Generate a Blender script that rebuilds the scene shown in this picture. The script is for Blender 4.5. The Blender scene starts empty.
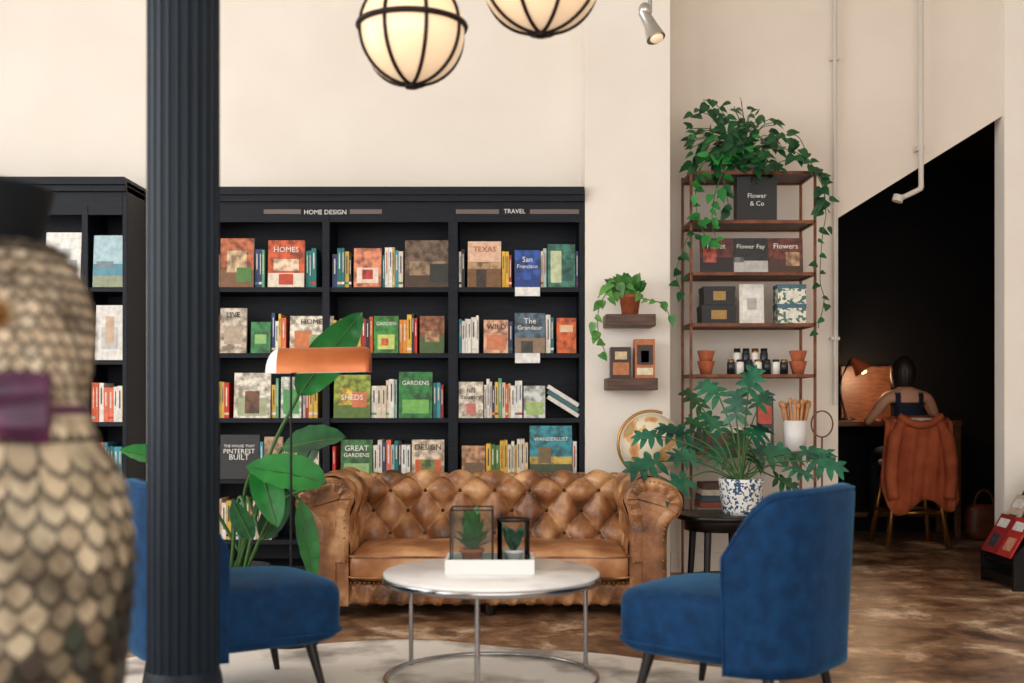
import bpy, bmesh, math, random
from mathutils import Vector, Matrix
random.seed(7)
F=1164.0; H=1.17
def X(px,d): return (px-512)*d/F
def Z(py,d): return H+(400-py)*d/F
def P(px,py,d): return Vector((X(px,d),d,Z(py,d)))
def lin(c):
    r=[]
    for v in c[:3]:
        v=v/255.0
        r.append(v/12.92 if v<=0.04045 else ((v+0.055)/1.055)**2.4)
    return (r[0],r[1],r[2],1.0)

# ------------------------------------------------------------------ materials
MATS={}
def mat(name,c,rough=.6,metal=0,c2=None,scale=8,bump=0,bscale=40,emit=0,sheen=0,coat=0,trans=0,attr=False,spec=None,detail=4,stretch=None,sub=0,lo=.35,hi=.65,mid=None):
    if name in MATS: return MATS[name]
    m=bpy.data.materials.new(name); m.use_nodes=True
    nt=m.node_tree; b=nt.nodes['Principled BSDF']
    b.inputs['Roughness'].default_value=rough
    b.inputs['Metallic'].default_value=metal
    if spec is not None: b.inputs['Specular IOR Level'].default_value=spec
    if sheen:
        b.inputs['Sheen Weight'].default_value=sheen
        b.inputs['Sheen Roughness'].default_value=.35
        b.inputs['Sheen Tint'].default_value=lin((110,185,235))
    if coat: b.inputs['Coat Weight'].default_value=coat; b.inputs['Coat Roughness'].default_value=.25
    if trans: b.inputs['Transmission Weight'].default_value=trans
    tc=nt.nodes.new('ShaderNodeTexCoord')
    vec=tc.outputs['Object']
    if stretch:
        mp=nt.nodes.new('ShaderNodeMapping'); mp.inputs['Scale'].default_value=stretch
        nt.links.new(vec,mp.inputs[0]); vec=mp.outputs[0]
    col=None
    if attr:
        a=nt.nodes.new('ShaderNodeVertexColor'); a.layer_name='Col'; col=a.outputs[0]
    if c2 is not None or attr:
        n=nt.nodes.new('ShaderNodeTexNoise'); n.inputs['Scale'].default_value=scale; n.inputs['Detail'].default_value=detail
        nt.links.new(vec,n.inputs['Vector'])
        r=nt.nodes.new('ShaderNodeValToRGB'); r.color_ramp.elements[0].position=lo; r.color_ramp.elements[1].position=hi
        nt.links.new(n.outputs['Fac'],r.inputs[0])
        if attr:
            r.color_ramp.elements[0].color=lin(c); r.color_ramp.elements[1].color=(1,1,1,1)
            mx=nt.nodes.new('ShaderNodeMix'); mx.data_type='RGBA'; mx.blend_type='MULTIPLY'; mx.inputs[0].default_value=1
            nt.links.new(col,mx.inputs[6]); nt.links.new(r.outputs[0],mx.inputs[7]); col=mx.outputs[2]
        else:
            r.color_ramp.elements[0].color=lin(c); r.color_ramp.elements[1].color=lin(c2); col=r.outputs[0]
            if mid:
                q=r.color_ramp.elements.new((lo+hi)/2); q.color=lin(mid)
        nt.links.new(col,b.inputs['Base Color'])
    else: b.inputs['Base Color'].default_value=lin(c)
    if emit:
        b.inputs['Emission Color'].default_value=lin(c); b.inputs['Emission Strength'].default_value=emit
    if bump:
        n2=nt.nodes.new('ShaderNodeTexNoise'); n2.inputs['Scale'].default_value=bscale; n2.inputs['Detail'].default_value=3
        nt.links.new(vec,n2.inputs['Vector'])
        bp=nt.nodes.new('ShaderNodeBump'); bp.inputs['Strength'].default_value=bump; bp.inputs['Distance'].default_value=.01
        nt.links.new(n2.outputs['Fac'],bp.inputs['Height']); nt.links.new(bp.outputs[0],b.inputs['Normal'])
    MATS[name]=m; return m

WALL=mat('plaster_white',(238,230,219),.8,c2=(242,235,225),scale=2,bump=.05)
WALLR=mat('plaster_cream',(226,214,201),.8,c2=(231,220,207),scale=2,bump=.05)
BLACKW=mat('black_paint',(9,9,11),.7,c2=(14,13,15),scale=3,spec=.2)
CASE=mat('bookcase_navy_black',(7,12,20),.5,c2=(19,26,38),scale=6,stretch=(1,1,14),bump=.1,bscale=20,spec=.25)
COLM=mat('column_paint',(4,20,32),.45,c2=(7,26,40),scale=5,spec=.25)
LEA=mat('tan_leather',(58,38,26),.34,c2=(224,176,126),mid=(154,102,62),scale=5.5,bump=.3,bscale=60,coat=.15,detail=9,lo=.3,hi=.7)
LEAS=mat('tan_leather_seat',(104,66,40),.32,c2=(226,174,124),mid=(178,118,74),scale=3.5,bump=.2,bscale=50,coat=.2,detail=9,lo=.3,hi=.68)
LEAD=mat('leather_button',(52,32,20),.4)
BRASS=mat('brass_nail',(176,130,70),.3,.9)
VEL=mat('blue_velvet',(4,42,78),.75,c2=(9,56,98),scale=18,sheen=.32,bump=.15,bscale=30,detail=7,spec=.2)
DARKLEG=mat('dark_wood_leg',(18,13,12),.4)
CHROME=mat('chrome_steel',(170,170,172),.2,1)
MARB=mat('white_marble',(222,222,222),.18,c2=(248,247,246),scale=4,detail=8,lo=.3,hi=.5)
WHITE=mat('white_ceramic',(240,240,238),.35)
IRON=mat('dark_iron',(18,16,16),.45,.4)
BRONZE=mat('bronze_band',(34,23,17),.45,.5)
RUST=mat('rust_metal',(84,46,28),.45,.5,c2=(120,70,44),scale=12)
WOOD=mat('walnut_wood',(58,34,22),.5,c2=(98,62,42),scale=7,stretch=(1,6,12))
WOODL=mat('light_wood',(190,130,80),.5,c2=(214,158,104),scale=7,stretch=(12,2,2))
COPPER=mat('copper_shade',(184,98,50),.32,.55,c2=(212,126,72),scale=3,coat=.3)
TERRA=mat('terracotta',(160,80,46),.8,c2=(186,104,66),scale=20)
SOIL=mat('soil',(40,28,20),.9)
LEAFA=mat('leaf_big_green',(12,92,40),.35,c2=(44,142,60),scale=3)
LEAFD=mat('leaf_dark_green',(10,54,30),.4,c2=(26,92,46),scale=6)
LEAFB=mat('leaf_bluegreen',(10,62,50),.4,c2=(38,116,82),scale=7)
LEAFP=mat('leaf_pothos',(44,104,44),.4,c2=(96,156,70),scale=9)
STEM=mat('plant_stem',(60,100,46),.5)
PAINT=mat('printed_paper',(225,225,225),.5,attr=True,scale=30)
PHOTO=mat('printed_photo_cover',(150,142,136),.45,attr=True,scale=22,detail=6,lo=.38,hi=.6)
TXTW=mat('ink_white',(238,236,230),.6)
TXTD=mat('ink_dark',(30,30,34),.6)
PUR=mat('purple_satin',(54,16,50),.45,c2=(92,34,78),scale=14)
FELT=mat('black_felt',(9,13,18),.8,spec=.2)
SKIN=mat('skin',(214,156,124),.5)
NAVY=mat('navy_cloth',(16,24,50),.8)
JEAN=mat('jeans',(20,24,36),.85)
HAIR=mat('dark_hair',(26,15,12),.5,c2=(44,26,20),scale=30,stretch=(6,6,1))
RUSTC=mat('rust_jacket_cloth',(160,70,36),.85,c2=(194,98,56),scale=6,bump=.2)
STEELP=mat('painted_pipe',(206,198,188),.4)
BEIGEBAR=mat('sign_strip',(104,92,88),.5)
GLASS=bpy.data.materials.new('clear_glass'); GLASS.use_nodes=True
nt=GLASS.node_tree; nt.nodes.remove(nt.nodes['Principled BSDF']); out=nt.nodes['Material Output']
tr=nt.nodes.new('ShaderNodeBsdfTransparent'); tr.inputs[0].default_value=(.95,.98,.97,1); gl=nt.nodes.new('ShaderNodeBsdfGlossy'); gl.inputs['Roughness'].default_value=.03
mxs=nt.nodes.new('ShaderNodeMixShader'); fr=nt.nodes.new('ShaderNodeFresnel'); fr.inputs[0].default_value=1.45
nt.links.new(fr.outputs[0],mxs.inputs[0]); nt.links.new(tr.outputs[0],mxs.inputs[1]); nt.links.new(gl.outputs[0],mxs.inputs[2]); nt.links.new(mxs.outputs[0],out.inputs[0])

# ------------------------------------------------------------------ mesh builder
class MB:
    def __init__(s): s.v=[];s.f=[];s.m=[];s.sm=[];s.c=[];s.mats=[]
    def mi(s,m):
        if m not in s.mats: s.mats.append(m)
        return s.mats.index(m)
    def add(s,vs,fs,m,smooth=False,col=(200,200,200)):
        o=len(s.v); s.v+=[Vector(v) for v in vs]; k=s.mi(m); lc=lin(col)
        for f in fs:
            s.f.append([i+o for i in f]); s.m.append(k); s.sm.append(smooth); s.c.append(lc)
    def box(s,x0,x1,y0,y1,z0,z1,m,col=(200,200,200),M=None):
        vs=[Vector((x,y,z)) for x in(x0,x1) for y in(y0,y1) for z in(z0,z1)]
        if M: vs=[M@v for v in vs]
        s.add(vs,[(0,1,3,2),(4,6,7,5),(0,4,5,1),(2,3,7,6),(0,2,6,4),(1,5,7,3)],m,False,col)
    def prism(s,poly,axis,a,b,m,col=(200,200,200)):
        def mk(p,t):
            return (p[0],t,p[1]) if axis=='y' else ((p[0],p[1],t) if axis=='z' else (t,p[0],p[1]))
        n=len(poly); vs=[mk(p,a) for p in poly]+[mk(p,b) for p in poly]
        fs=[tuple(range(n)),tuple(range(2*n-1,n-1,-1))]+[(i,i+n,(i+1)%n+n,(i+1)%n) for i in range(n)]
        s.add(vs,fs,m,False,col)
    def tube(s,pts,r,m,n=8,col=(200,200,200),closed=False):
        pts=[Vector(p) for p in pts]; N=len(pts)
        rs=r if isinstance(r,(list,tuple)) else [r]*N
        rows=[]; up=None
        for i,p in enumerate(pts):
            if closed: t=pts[(i+1)%N]-pts[i-1]
            else: t=pts[min(i+1,N-1)]-pts[max(i-1,0)]
            if t.length<1e-9: t=Vector((0,0,1))
            t.normalize()
            if up is None: up=Vector((0,0,1)) if abs(t.z)<.9 else Vector((1,0,0))
            a=t.cross(up)
            if a.length<1e-6: a=t.cross(Vector((0,1,0)))
            a.normalize(); b=a.cross(t); b.normalize(); up=b
            rows.append([p+rs[i]*(a*math.cos(2*math.pi*k/n)+b*math.sin(2*math.pi*k/n)) for k in range(n)])
        vs=[v for r_ in rows for v in r_]; fs=[]
        for i in range(N if closed else N-1):
            for k in range(n):
                j=(i+1)%N
                fs.append((i*n+k,i*n+(k+1)%n,j*n+(k+1)%n,j*n+k))
        s.add(vs,fs,m,True,col)
        if not closed: s.add(rows[0],[tuple(range(n))],m,False,col); s.add(rows[-1],[tuple(range(n-1,-1,-1))],m,False,col)
    def cyl(s,p0,p1,r0,m,r1=None,n=24,col=(200,200,200)):
        s.tube([p0,p1],[r0,r0 if r1 is None else r1],m,n,col)
    def lathe(s,c,prof,m,n=32,col=(200,200,200),smooth=True,rf=None):
        vs=[]
        for r,z in prof:
            for k in range(n):
                a=2*math.pi*k/n; rr=r*(rf(a) if rf else 1)
                vs.append((c[0]+rr*math.cos(a),c[1]+rr*math.sin(a),c[2]+z))
        fs=[(i*n+k,i*n+(k+1)%n,(i+1)*n+(k+1)%n,(i+1)*n+k) for i in range(len(prof)-1) for k in range(n)]
        s.add(vs,fs,m,smooth,col)
    def grid(s,rows,m,smooth=True,col=(200,200,200),cl=False):
        n=len(rows[0]); vs=[v for r in rows for v in r]
        fs=[(i*n+k,i*n+(k+1)%n,(i+1)*n+(k+1)%n,(i+1)*n+k) for i in range(len(rows)-1) for k in range(n if cl else n-1)]
        s.add(vs,fs,m,smooth,col)
    def sell(s,c,r,m,e1=1,e2=1,n=24,k=12,col=(200,200,200),M=None):
        def pw(x,e): return math.copysign(abs(x)**e,x)
        rows=[]
        for i in range(k+1):
            ph=-math.pi/2+math.pi*i/k; row=[]
            for j in range(n):
                th=2*math.pi*j/n
                v=Vector((r[0]*pw(math.cos(ph),e1)*pw(math.cos(th),e2),r[1]*pw(math.cos(ph),e1)*pw(math.sin(th),e2),r[2]*pw(math.sin(ph),e1)))
                if M: v=M@v
                row.append(v+Vector(c))
            rows.append(row)
        s.grid(rows,m,True,col,True)
    def text(s,t,size,x,y,z,m,maxw=None):
        vs,fs=text_mesh(t)
        if not vs: return
        w=max(v[0] for v in vs)-min(v[0] for v in vs); x0=min(v[0] for v in vs)
        sc=size
        if maxw and w*sc>maxw: sc=maxw/w
        s.add([(x+(v[0]-x0-w/2)*sc,y,z+v[1]*sc) for v in vs],fs,m)
    def obj(s,name,bevel=0,parent=None,recenter=True,sub=0):
        me=bpy.data.meshes.new(name)
        o=Vector((0,0,0))
        if recenter and parent is None:
            xs=[v.x for v in s.v]; ys=[v.y for v in s.v]; zs=[v.z for v in s.v]
            o=Vector(((min(xs)+max(xs))/2,(min(ys)+max(ys))/2,min(zs)))
        me.from_pydata([v-o for v in s.v],[],s.f)
        for m in s.mats: me.materials.append(m)
        me.polygons.foreach_set('material_index',s.m); me.polygons.foreach_set('use_smooth',s.sm)
        ca=me.color_attributes.new('Col','FLOAT_COLOR','CORNER')
        arr=[]
        for i,p in enumerate(me.polygons): arr+=list(s.c[i])*p.loop_total
        ca.data.foreach_set('color',arr)
        me.update()
        ob=bpy.data.objects.new(name,me); bpy.context.scene.collection.objects.link(ob)
        ob.location=o
        if bevel:
            b=ob.modifiers.new('bev','BEVEL'); b.width=bevel; b.segments=2; b.limit_method='ANGLE'; b.angle_limit=math.radians(50)
        if sub:
            b=ob.modifiers.new('sub','SUBSURF'); b.levels=sub; b.render_levels=sub
        if parent: ob.parent=parent
        return ob
def empty(name,loc=(0,0,0),rz=0):
    e=bpy.data.objects.new(name,None); bpy.context.scene.collection.objects.link(e); e.location=loc; e.rotation_euler=(0,0,rz); e.empty_display_size=.1
    return e
TC={}
def text_mesh(t):
    if t in TC: return TC[t]
    cu=bpy.data.curves.new('txt','FONT'); cu.body=t; cu.size=1; cu.resolution_u=2
    ob=bpy.data.objects.new('txt',cu); bpy.context.scene.collection.objects.link(ob)
    dg=bpy.context.evaluated_depsgraph_get(); me=bpy.data.meshes.new_from_object(ob.evaluated_get(dg))
    vs=[tuple(v.co) for v in me.vertices]; fs=[tuple(p.vertices) for p in me.polygons]
    bpy.data.objects.remove(ob); bpy.data.meshes.remove(me)
    TC[t]=(vs,fs); return TC[t]
def catmull(pts,k=8):
    pts=[Vector(p) for p in pts]; out=[]
    q=[pts[0]*2-pts[1]]+pts+[pts[-1]*2-pts[-2]]
    for i in range(1,len(q)-2):
        for j in range(k):
            t=j/k; a,b,c,d=q[i-1],q[i],q[i+1],q[i+2]
            out.append(.5*((2*b)+(c-a)*t+(2*a-5*b+4*c-d)*t*t+(3*b-a-3*c+d)*t**3))
    out.append(pts[-1]); return out

# ------------------------------------------------------------------ room shell
BW=7.9; CEIL=4.7
m=MB(); m.box(-5.6,5.2,-3.2,BW+2.7,-.1,0,mat('tmp',(0,0,0))); 
FL=bpy.data.materials.new('stained_concrete'); FL.use_nodes=True
nt=FL.node_tree; b=nt.nodes['Principled BSDF']; tc=nt.nodes.new('ShaderNodeTexCoord')
n1=nt.nodes.new('ShaderNodeTexNoise'); n1.inputs['Scale'].default_value=2.3; n1.inputs['Detail'].default_value=10; n1.inputs['Roughness'].default_value=.7; n1.inputs['Distortion'].default_value=.4
r1=nt.nodes.new('ShaderNodeValToRGB'); e=r1.color_ramp.elements
e[0].position=.34; e[0].color=lin((66,46,34)); e[1].position=.65; e[1].color=lin((226,202,174))
x=e.new(.44); x.color=lin((118,86,62)); x=e.new(.54); x.color=lin((158,124,94))
n2=nt.nodes.new('ShaderNodeTexNoise'); n2.inputs['Scale'].default_value=5; n2.inputs['Detail'].default_value=9; n2.inputs['Roughness'].default_value=.75
r2=nt.nodes.new('ShaderNodeValToRGB'); r2.color_ramp.elements[0].position=.4; r2.color_ramp.elements[0].color=(.22,.2,.19,1); r2.color_ramp.elements[1].position=.52; r2.color_ramp.elements[1].color=(1,1,1,1)
mx=nt.nodes.new('ShaderNodeMix'); mx.data_type='RGBA'; mx.blend_type='MULTIPLY'; mx.inputs[0].default_value=.8
nt.links.new(tc.outputs['Object'],n1.inputs[0]); nt.links.new(tc.outputs['Object'],n2.inputs[0])
nt.links.new(n1.outputs[0],r1.inputs[0]); nt.links.new(n2.outputs[0],r2.inputs[0])
nt.links.new(r1.outputs[0],mx.inputs[6]); nt.links.new(r2.outputs[0],mx.inputs[7]); nt.links.new(mx.outputs[2],b.inputs['Base Color'])
mr=nt.nodes.new('ShaderNodeMapRange'); mr.inputs[3].default_value=.25; mr.inputs[4].default_value=.5
nt.links.new(n2.outputs[0],mr.inputs[0]); nt.links.new(mr.outputs[0],b.inputs['Roughness'])
m.mats=[FL]; m.obj('floor',recenter=False)

OX0,OX1=X(838,BW),X(1002,BW); OZ0,OZ1=Z(218,BW),Z(116,BW)
m=MB(); m.prism([(-5.6,0),(X(670,BW),0),(X(670,BW),CEIL),(-5.6,CEIL)],'y',BW,BW+.12,WALL)
m.prism([(X(670,BW),0),(OX0,0),(OX0,CEIL),(X(670,BW),CEIL)],'y',BW,BW+.12,WALLR)
m.prism([(OX0,OZ0),(OX1,OZ1),(OX1,CEIL),(OX0,CEIL)],'y',BW,BW+.12,WALLR)
m.prism([(OX1,0),(5.2,0),(5.2,CEIL),(OX1,CEIL)],'y',BW,BW+.12,WALL)
m.obj('wall_back',recenter=False)
m=MB(); m.box(X(585,7.5),X(670,7.5),7.5,BW,0,CEIL,WALL); m.obj('wall_pilaster',recenter=False)
m=MB(); m.box(OX1,4.0,BW-.04,BW,0,CEIL,WALL); m.obj('trim_pilaster',recenter=False)
m=MB()
NB=BW+2.5
m.box(OX0-.1,OX0,BW+.12,NB,0,3.4,BLACKW); m.obj('wall_nook_left',recenter=False)
m=MB(); m.box(4.7,4.8,BW+.12,NB,0,3.4,BLACKW); m.obj('wall_nook_right',recenter=False)
m=MB(); m.box(OX0-.1,4.8,NB,NB+.1,0,3.4,BLACKW); m.obj('wall_nook_back',recenter=False)
m=MB(); m.prism([(OX0-.1,2.5),(3.4,3.3),(4.8,3.3),(4.8,3.4),(3.35,3.4),(OX0-.1,2.6)],'y',BW+.12,NB,BLACKW); m.obj('ceiling_nook',recenter=False)
m=MB(); m.box(5.1,5.2,-3.2,BW,0,CEIL,WALL); m.obj('wall_right',recenter=False)
m=MB(); m.box(-5.6,5.2,-3.2,BW,CEIL,CEIL+.1,WALL); m.obj('ceiling',recenter=False)
m=MB(); xa,xb=-5.6,-5.48
m.box(xa,xb,-3.2,BW,0,.8,WALL); m.box(xa,xb,-3.2,BW,4.2,CEIL,WALL)
for y0,y1 in((-3.2,-1.6),(1.0,1.5),(4.1,4.6),(7.2,BW)): m.box(xa,xb,y0,y1,.8,4.2,WALL)
m.obj('wall_left',recenter=False)
for i,(y0,y1) in enumerate(((-1.6,1.0),(1.5,4.1),(4.6,7.2))):
    m=MB()
    for z in(.8,1.9,3.0,4.15): m.box(xa+.02,xb-.02,y0,y1,z,z+.05,IRON)
    for k in range(4): yy=y0+(y1-y0-.05)*k/3; m.box(xa+.02,xb-.02,yy,yy+.05,.8,4.2,IRON)
    m.obj('window_%d'%(i+1),recenter=False)
m=MB(); m.box(-5.6,5.2,-3.3,-3.2,0,.5,WALL); m.box(-5.6,5.2,-3.3,-3.2,4.2,CEIL,WALL)
for x0,x1 in((-5.6,-4.8),(-1.8,-1.3),(1.3,1.8),(4.6,5.2)): m.box(x0,x1,-3.3,-3.2,.5,4.2,WALL)
m.obj('wall_front',recenter=False)
for i,(x0,x1) in enumerate(((-4.8,-1.8),(-1.3,1.3),(1.8,4.6))):
    m=MB()
    for z in(.5,3.0,4.15): m.box(x0,x1,-3.28,-3.22,z,z+.05,IRON)
    for k in range(3): xx=x0+(x1-x0-.05)*k/2; m.box(xx,xx+.05,-3.28,-3.22,.5,4.2,IRON)
    m.obj('window_%d'%(i+4),recenter=False)
m=MB(); m.box(X(670,BW),OX0,BW-.02,BW,0,.14,WALLR); m.obj('baseboard_back',bevel=.004,recenter=False)
m=MB(); m.tube([(X(835,7.86),7.86,CEIL),(X(835,7.86),7.86,Z(405,7.86))],.014,STEELP,10)
for py in(60,200,340): m.box(X(835,7.86)-.03,X(835,7.86)+.03,7.85,7.9,Z(py,7.86),Z(py,7.86)+.02,STEELP)
m.obj('conduit_pipe')
m=MB(); a=X(921,7.82); m.tube(catmull([(a,7.82,CEIL),(a,7.82,2.8),(a,7.82,Z(185,7.82)),(a-.02,7.82,Z(190,7.82)),(X(897,7.82),7.82,Z(200,7.82))],6),.017,STEELP,12)
m.cyl((X(897,7.82),7.82,Z(200,7.82)-.01),(X(899,7.82),7.82,Z(200,7.82)+.03),.035,STEELP); m.box(a-.025,a+.025,7.82,7.9,Z(150,7.82),Z(150,7.82)+.03,STEELP)
m.obj('conduit_pipe')

# ------------------------------------------------------------------ bookcases
BF=7.5; BB=BW-.006
def bookcase(x0,x1,top,shelves,divs,hdr):
    m=MB(); t=.03
    m.box(x0,x1,BB-.03,BB,0,top-.02,CASE)
    m.box(x0,x0+t,BF,BB-.03,0,top-.02,CASE); m.box(x1-t,x1,BF,BB-.03,0,top-.02,CASE)
    m.box(x0-.02,x1+.0,BF-.05,BB,top-.05,top,CASE); m.box(x0-.01,x1,BF-.03,BB,top-.09,top-.05,CASE)
    m.box(x0+t,x1-t,BF+.0,BF+.03,hdr,top-.05,CASE)
    m.box(x0,x1,BF,BB,0,.1,CASE)
    for z in shelves: m.box(x0+t,x1-t,BF+.015,BB-.03,z-.03,z,CASE)
    for d,w in divs: m.box(d-w/2,d+w/2,BF-.004,BB-.03,.1,hdr+.06,CASE)
    return m
ROWS=[Z(287,BF),Z(353,BF),Z(418,BF),Z(479,BF),Z(540,BF)]
bx0,bx1=X(198,BF),X(584,BF)
m=bookcase(bx0,bx1,Z(188,BF),ROWS,[(X(326,BF),.045),(X(453,BF),.06)],Z(222,BF))
yb=BF-.008
for a,c in((264,301),(350,382),(456,499),(530,579)): m.box(X(a,BF),X(c,BF),BF-.006,BF,Z(214,BF),Z(209.5,BF),BEIGEBAR)
m.text('HOME DESIGN',.042,X(325.5,BF),yb,Z(214.5,BF),TXTW,maxw=.29); m.text('TRAVEL',.04,X(514.5,BF),yb,Z(213.5,BF),TXTW)
m.obj('bookcase',bevel=.003)
lx1=X(127,BF)
m=bookcase(-4.7,lx1,Z(178,BF),[Z(287,BF),Z(360,BF),Z(422,BF),Z(480,BF),Z(540,BF)],[(X(85,BF),.04),(-3.55,.04)],Z(215,BF))
m.obj('bookcase',bevel=.003)

PAL=[(242,238,228)]*6+[(232,218,196)]*2+[(210,46,30),(228,92,34),(240,148,48),(16,116,116),(36,140,88),(100,166,130),(170,204,198),(36,60,110),(220,180,70),(166,40,40),(240,200,160),(76,130,56),(30,30,34),(236,116,80),(242,238,228),(214,46,30),(60,150,170),(240,190,60)]
bk=MB()
def spine(m,x,w,h,z,col,y=BF+.02):
    m.box(x,x+w-.0015,y,y+.2,z,z+h,PAINT,col)
    lum=sum(col)/3; c2=(60,56,60) if lum>150 else (236,230,215)
    if random.random()<.4 and lum>150: c2=random.choice([(200,50,34),(30,110,110),(40,60,110),(226,130,40)])
    a=random.uniform(.35,.6)*h
    m.box(x+w*.36,x+w*.6,y-.0015,y,z+h-.03-a,z+h-.03,PAINT,c2)
    if random.random()<.5: m.box(x,x+w-.0015,y-.001,y,z+.02,z+.035,PAINT,random.choice(PAL))
def fill(m,x0,x1,z,hm=.262):
    x=x0
    col=random.choice(PAL); run=0
    while True:
        w=random.uniform(.015,.034)
        if x+w>x1: break
        if run<=0: col=random.choice(PAL); run=random.choice([1,1,1,2]); hh=random.uniform(.8,1)*hm
        spine(m,x,w,hh*random.uniform(.97,1.0),z,col,BF+.02+random.uniform(0,.012)); run-=1
        x+=w
def cover(m,px0,py0,px1,zr,col,parts=(),title=None,tc=TXTW,tp=.8,photo=True,y=None):
    y=BF+.005 if y is None else y
    x0,x1=X(px0,y),X(px1,y); h=Z(py0,y)-zr; w=x1-x0
    a=math.radians(5); M2=Matrix.Translation((0,y+.0,zr))@Matrix.Rotation(-a,4,'X')
    m.box(x0,x1,0,.022,0,h,PAINT,(238,232,220),M=M2)
    m.box(x0-.002,x1+.001,-.003,.0,-.0,h+.002,PHOTO if photo else PAINT,col,M=M2)
    for k,(u0,v0,u1,v1,c) in enumerate(parts):
        m.box(x0+u0*w,x0+u1*w,-.0045-.0008*k,-.003,v0*h,v1*h,PHOTO if photo and k%2 else PAINT,c,M=M2)
    if title:
        n=len(m.v); lines=title.split('\n')
        for i,l in enumerate(lines):
            m.text(l,.05,(x0+x1)/2,0,tp*h-i*.04,tc,maxw=w*.82)
        for i in range(n,len(m.v)):
            v=m.v[i]; m.v[i]=M2@Vector((v.x,-.0085,v.z))
C=[
(0,220,238,253,(200,112,70),[(0,.0,1,.35,(130,90,60)),(.2,.3,.8,.75,(228,196,156)),(.5,.1,.95,.4,(80,130,60))],None,0,0),
(0,268,240,304,(218,96,50),[(.0,0,1,.3,(236,226,206)),(.15,.35,.85,.6,(240,214,184)),(.3,.05,.7,.28,(200,70,40))],'HOMES',TXTW,.75),
(0,354,248,381,(232,146,110),[(.1,.1,.9,.5,(244,226,206)),(.3,.2,.7,.45,(200,60,50))],None,0,0),
(0,405,240,450,(120,98,80),[(0,0,1,.3,(76,56,42)),(.1,.25,.9,.55,(160,134,106)),(.55,.1,.95,.5,(44,48,42))],None,0,0),
(0,468,241,501,(196,160,120),[(0,0,1,.4,(126,88,52)),(.25,0,.55,.38,(64,54,46)),(0,.55,1,1,(236,196,166))],'TEXAS',mat('ink_red',(180,60,40),.6),.77),
(0,515,250,540,(40,88,180),[(.0,.0,1,.2,(28,60,136))],'San\nFrancisco',TXTW,.68),
(0,548,244,575,(60,130,110),[(.1,.1,.5,.85,(206,216,176)),(.55,.15,.92,.6,(40,100,90))],None,0,0),
(1,220,308,246,(216,204,184),[(.15,.2,.85,.6,(186,168,146))],'LIVE',TXTD,.8),
(1,251,322,270,(50,140,76),[(.2,.3,.8,.6,(150,200,120))],None,0,0),
(1,290,316,333,(238,230,212),[(.1,.1,.5,.6,(214,124,70)),(.45,.2,.9,.5,(150,176,120))],'HOME',TXTD,.78),
(1,374,316,398,(60,146,60),[(.15,.1,.85,.5,(206,220,120)),(.3,.2,.6,.4,(226,110,56))],'GARDEN',TXTW,.75),
(1,420,316,444,(160,100,62),[(0,0,1,.45,(70,100,50)),(.2,.3,.8,.6,(206,158,112))],None,0,0),
(1,484,320,508,(234,180,146),[(.1,.1,.9,.55,(214,130,92))],'WILD',TXTD,.72),
(1,515,313,545,(86,112,130),[(0,0,1,.38,(150,124,100)),(.2,.0,.6,.3,(64,70,66))],'The\nGrandeur',TXTW,.74),
(1,557,318,576,(230,104,36),[(.15,.6,.85,.8,(244,204,160))],None,0,0),
(2,234,373,270,(236,230,214),[(.1,.05,.9,.45,(170,180,140)),(.3,.1,.7,.6,(120,76,50))],None,0,0),
(2,281,377,301,(226,232,220),[(.1,.1,.9,.7,(80,160,90))],None,0,0),
(2,334,375,370,(160,180,60),[(0,0,1,.3,(90,120,50)),(.15,.3,.5,.7,(234,200,70)),(.5,.25,.9,.6,(214,120,80))],'SHEDS',TXTW,.42),
(2,399,372,432,(44,134,60),[(.1,.1,.9,.4,(120,186,90))],'GARDENS',TXTW,.72),
(2,459,382,483,(238,228,210),[(.3,.1,.7,.4,(210,120,110))],'hill\ncountry',TXTD,.7),
(2,524,386,545,(212,220,214),[(.1,.1,.9,.5,(170,196,120))],None,0,0),
(3,220,435,258,(20,20,22),[],'THE HOUSE THAT\nPINTEREST\nBUILT',TXTW,.72),
(3,264,437,282,(190,156,120),[(.1,.1,.9,.6,(120,84,60))],None,0,0),
(3,341,440,372,(56,120,56),[(.1,.0,.9,.4,(150,186,120))],'GREAT\nGARDENS',TXTW,.72),
(3,412,440,444,(234,214,190),[(.1,.1,.9,.5,(214,104,56)),(.3,.15,.7,.5,(120,146,80))],'DESIGN',TXTD,.75),
(3,462,446,485,(210,156,110),[(.1,.1,.9,.5,(120,94,60))],None,0,0),
(3,530,426,572,(40,150,164),[(0,0,1,.3,(70,84,50)),(0,.28,1,.42,(220,186,76)),(.2,.3,.5,.6,(130,106,70))],'WANDERLUST',TXTW,.72),
]
bays=[(X(203,BF),X(321,BF)),(X(331,BF),X(448,BF)),(X(458,BF),X(580,BF))]
for ri,z in enumerate(ROWS):
    cs=[c for c in C if c[0]==ri]
    for bi,(a,bb) in enumerate(bays):
        x=a+.005
        for c in sorted(cs,key=lambda c:c[1]):
            cx0,cx1=X(c[1],BF),X(c[3],BF)
            if cx0<a or cx0>bb: continue
            fill(bk,x,cx0-.006,z); x=cx1+.006
        if ri==4: fill(bk,x,bb-.3,z,.28)
        elif ri==2 and bi==2:
            for k in range(3):
                bk.box(0,.026,0,.2,.0,.235,PAINT,[(236,230,216),(60,110,120),(238,234,226)][k],M=Matrix.Translation((bb-.20,BF+.02,z+.148+.034*k))@Matrix.Rotation(math.radians(122),4,'Y'))
        else: fill(bk,x,bb-(.006 if random.random()<.8 else .03),z)
for c in C: cover(bk,c[1],c[2],c[3],ROWS[c[0]],c[4],c[5],c[6],c[7] or TXTW,c[8])
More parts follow.
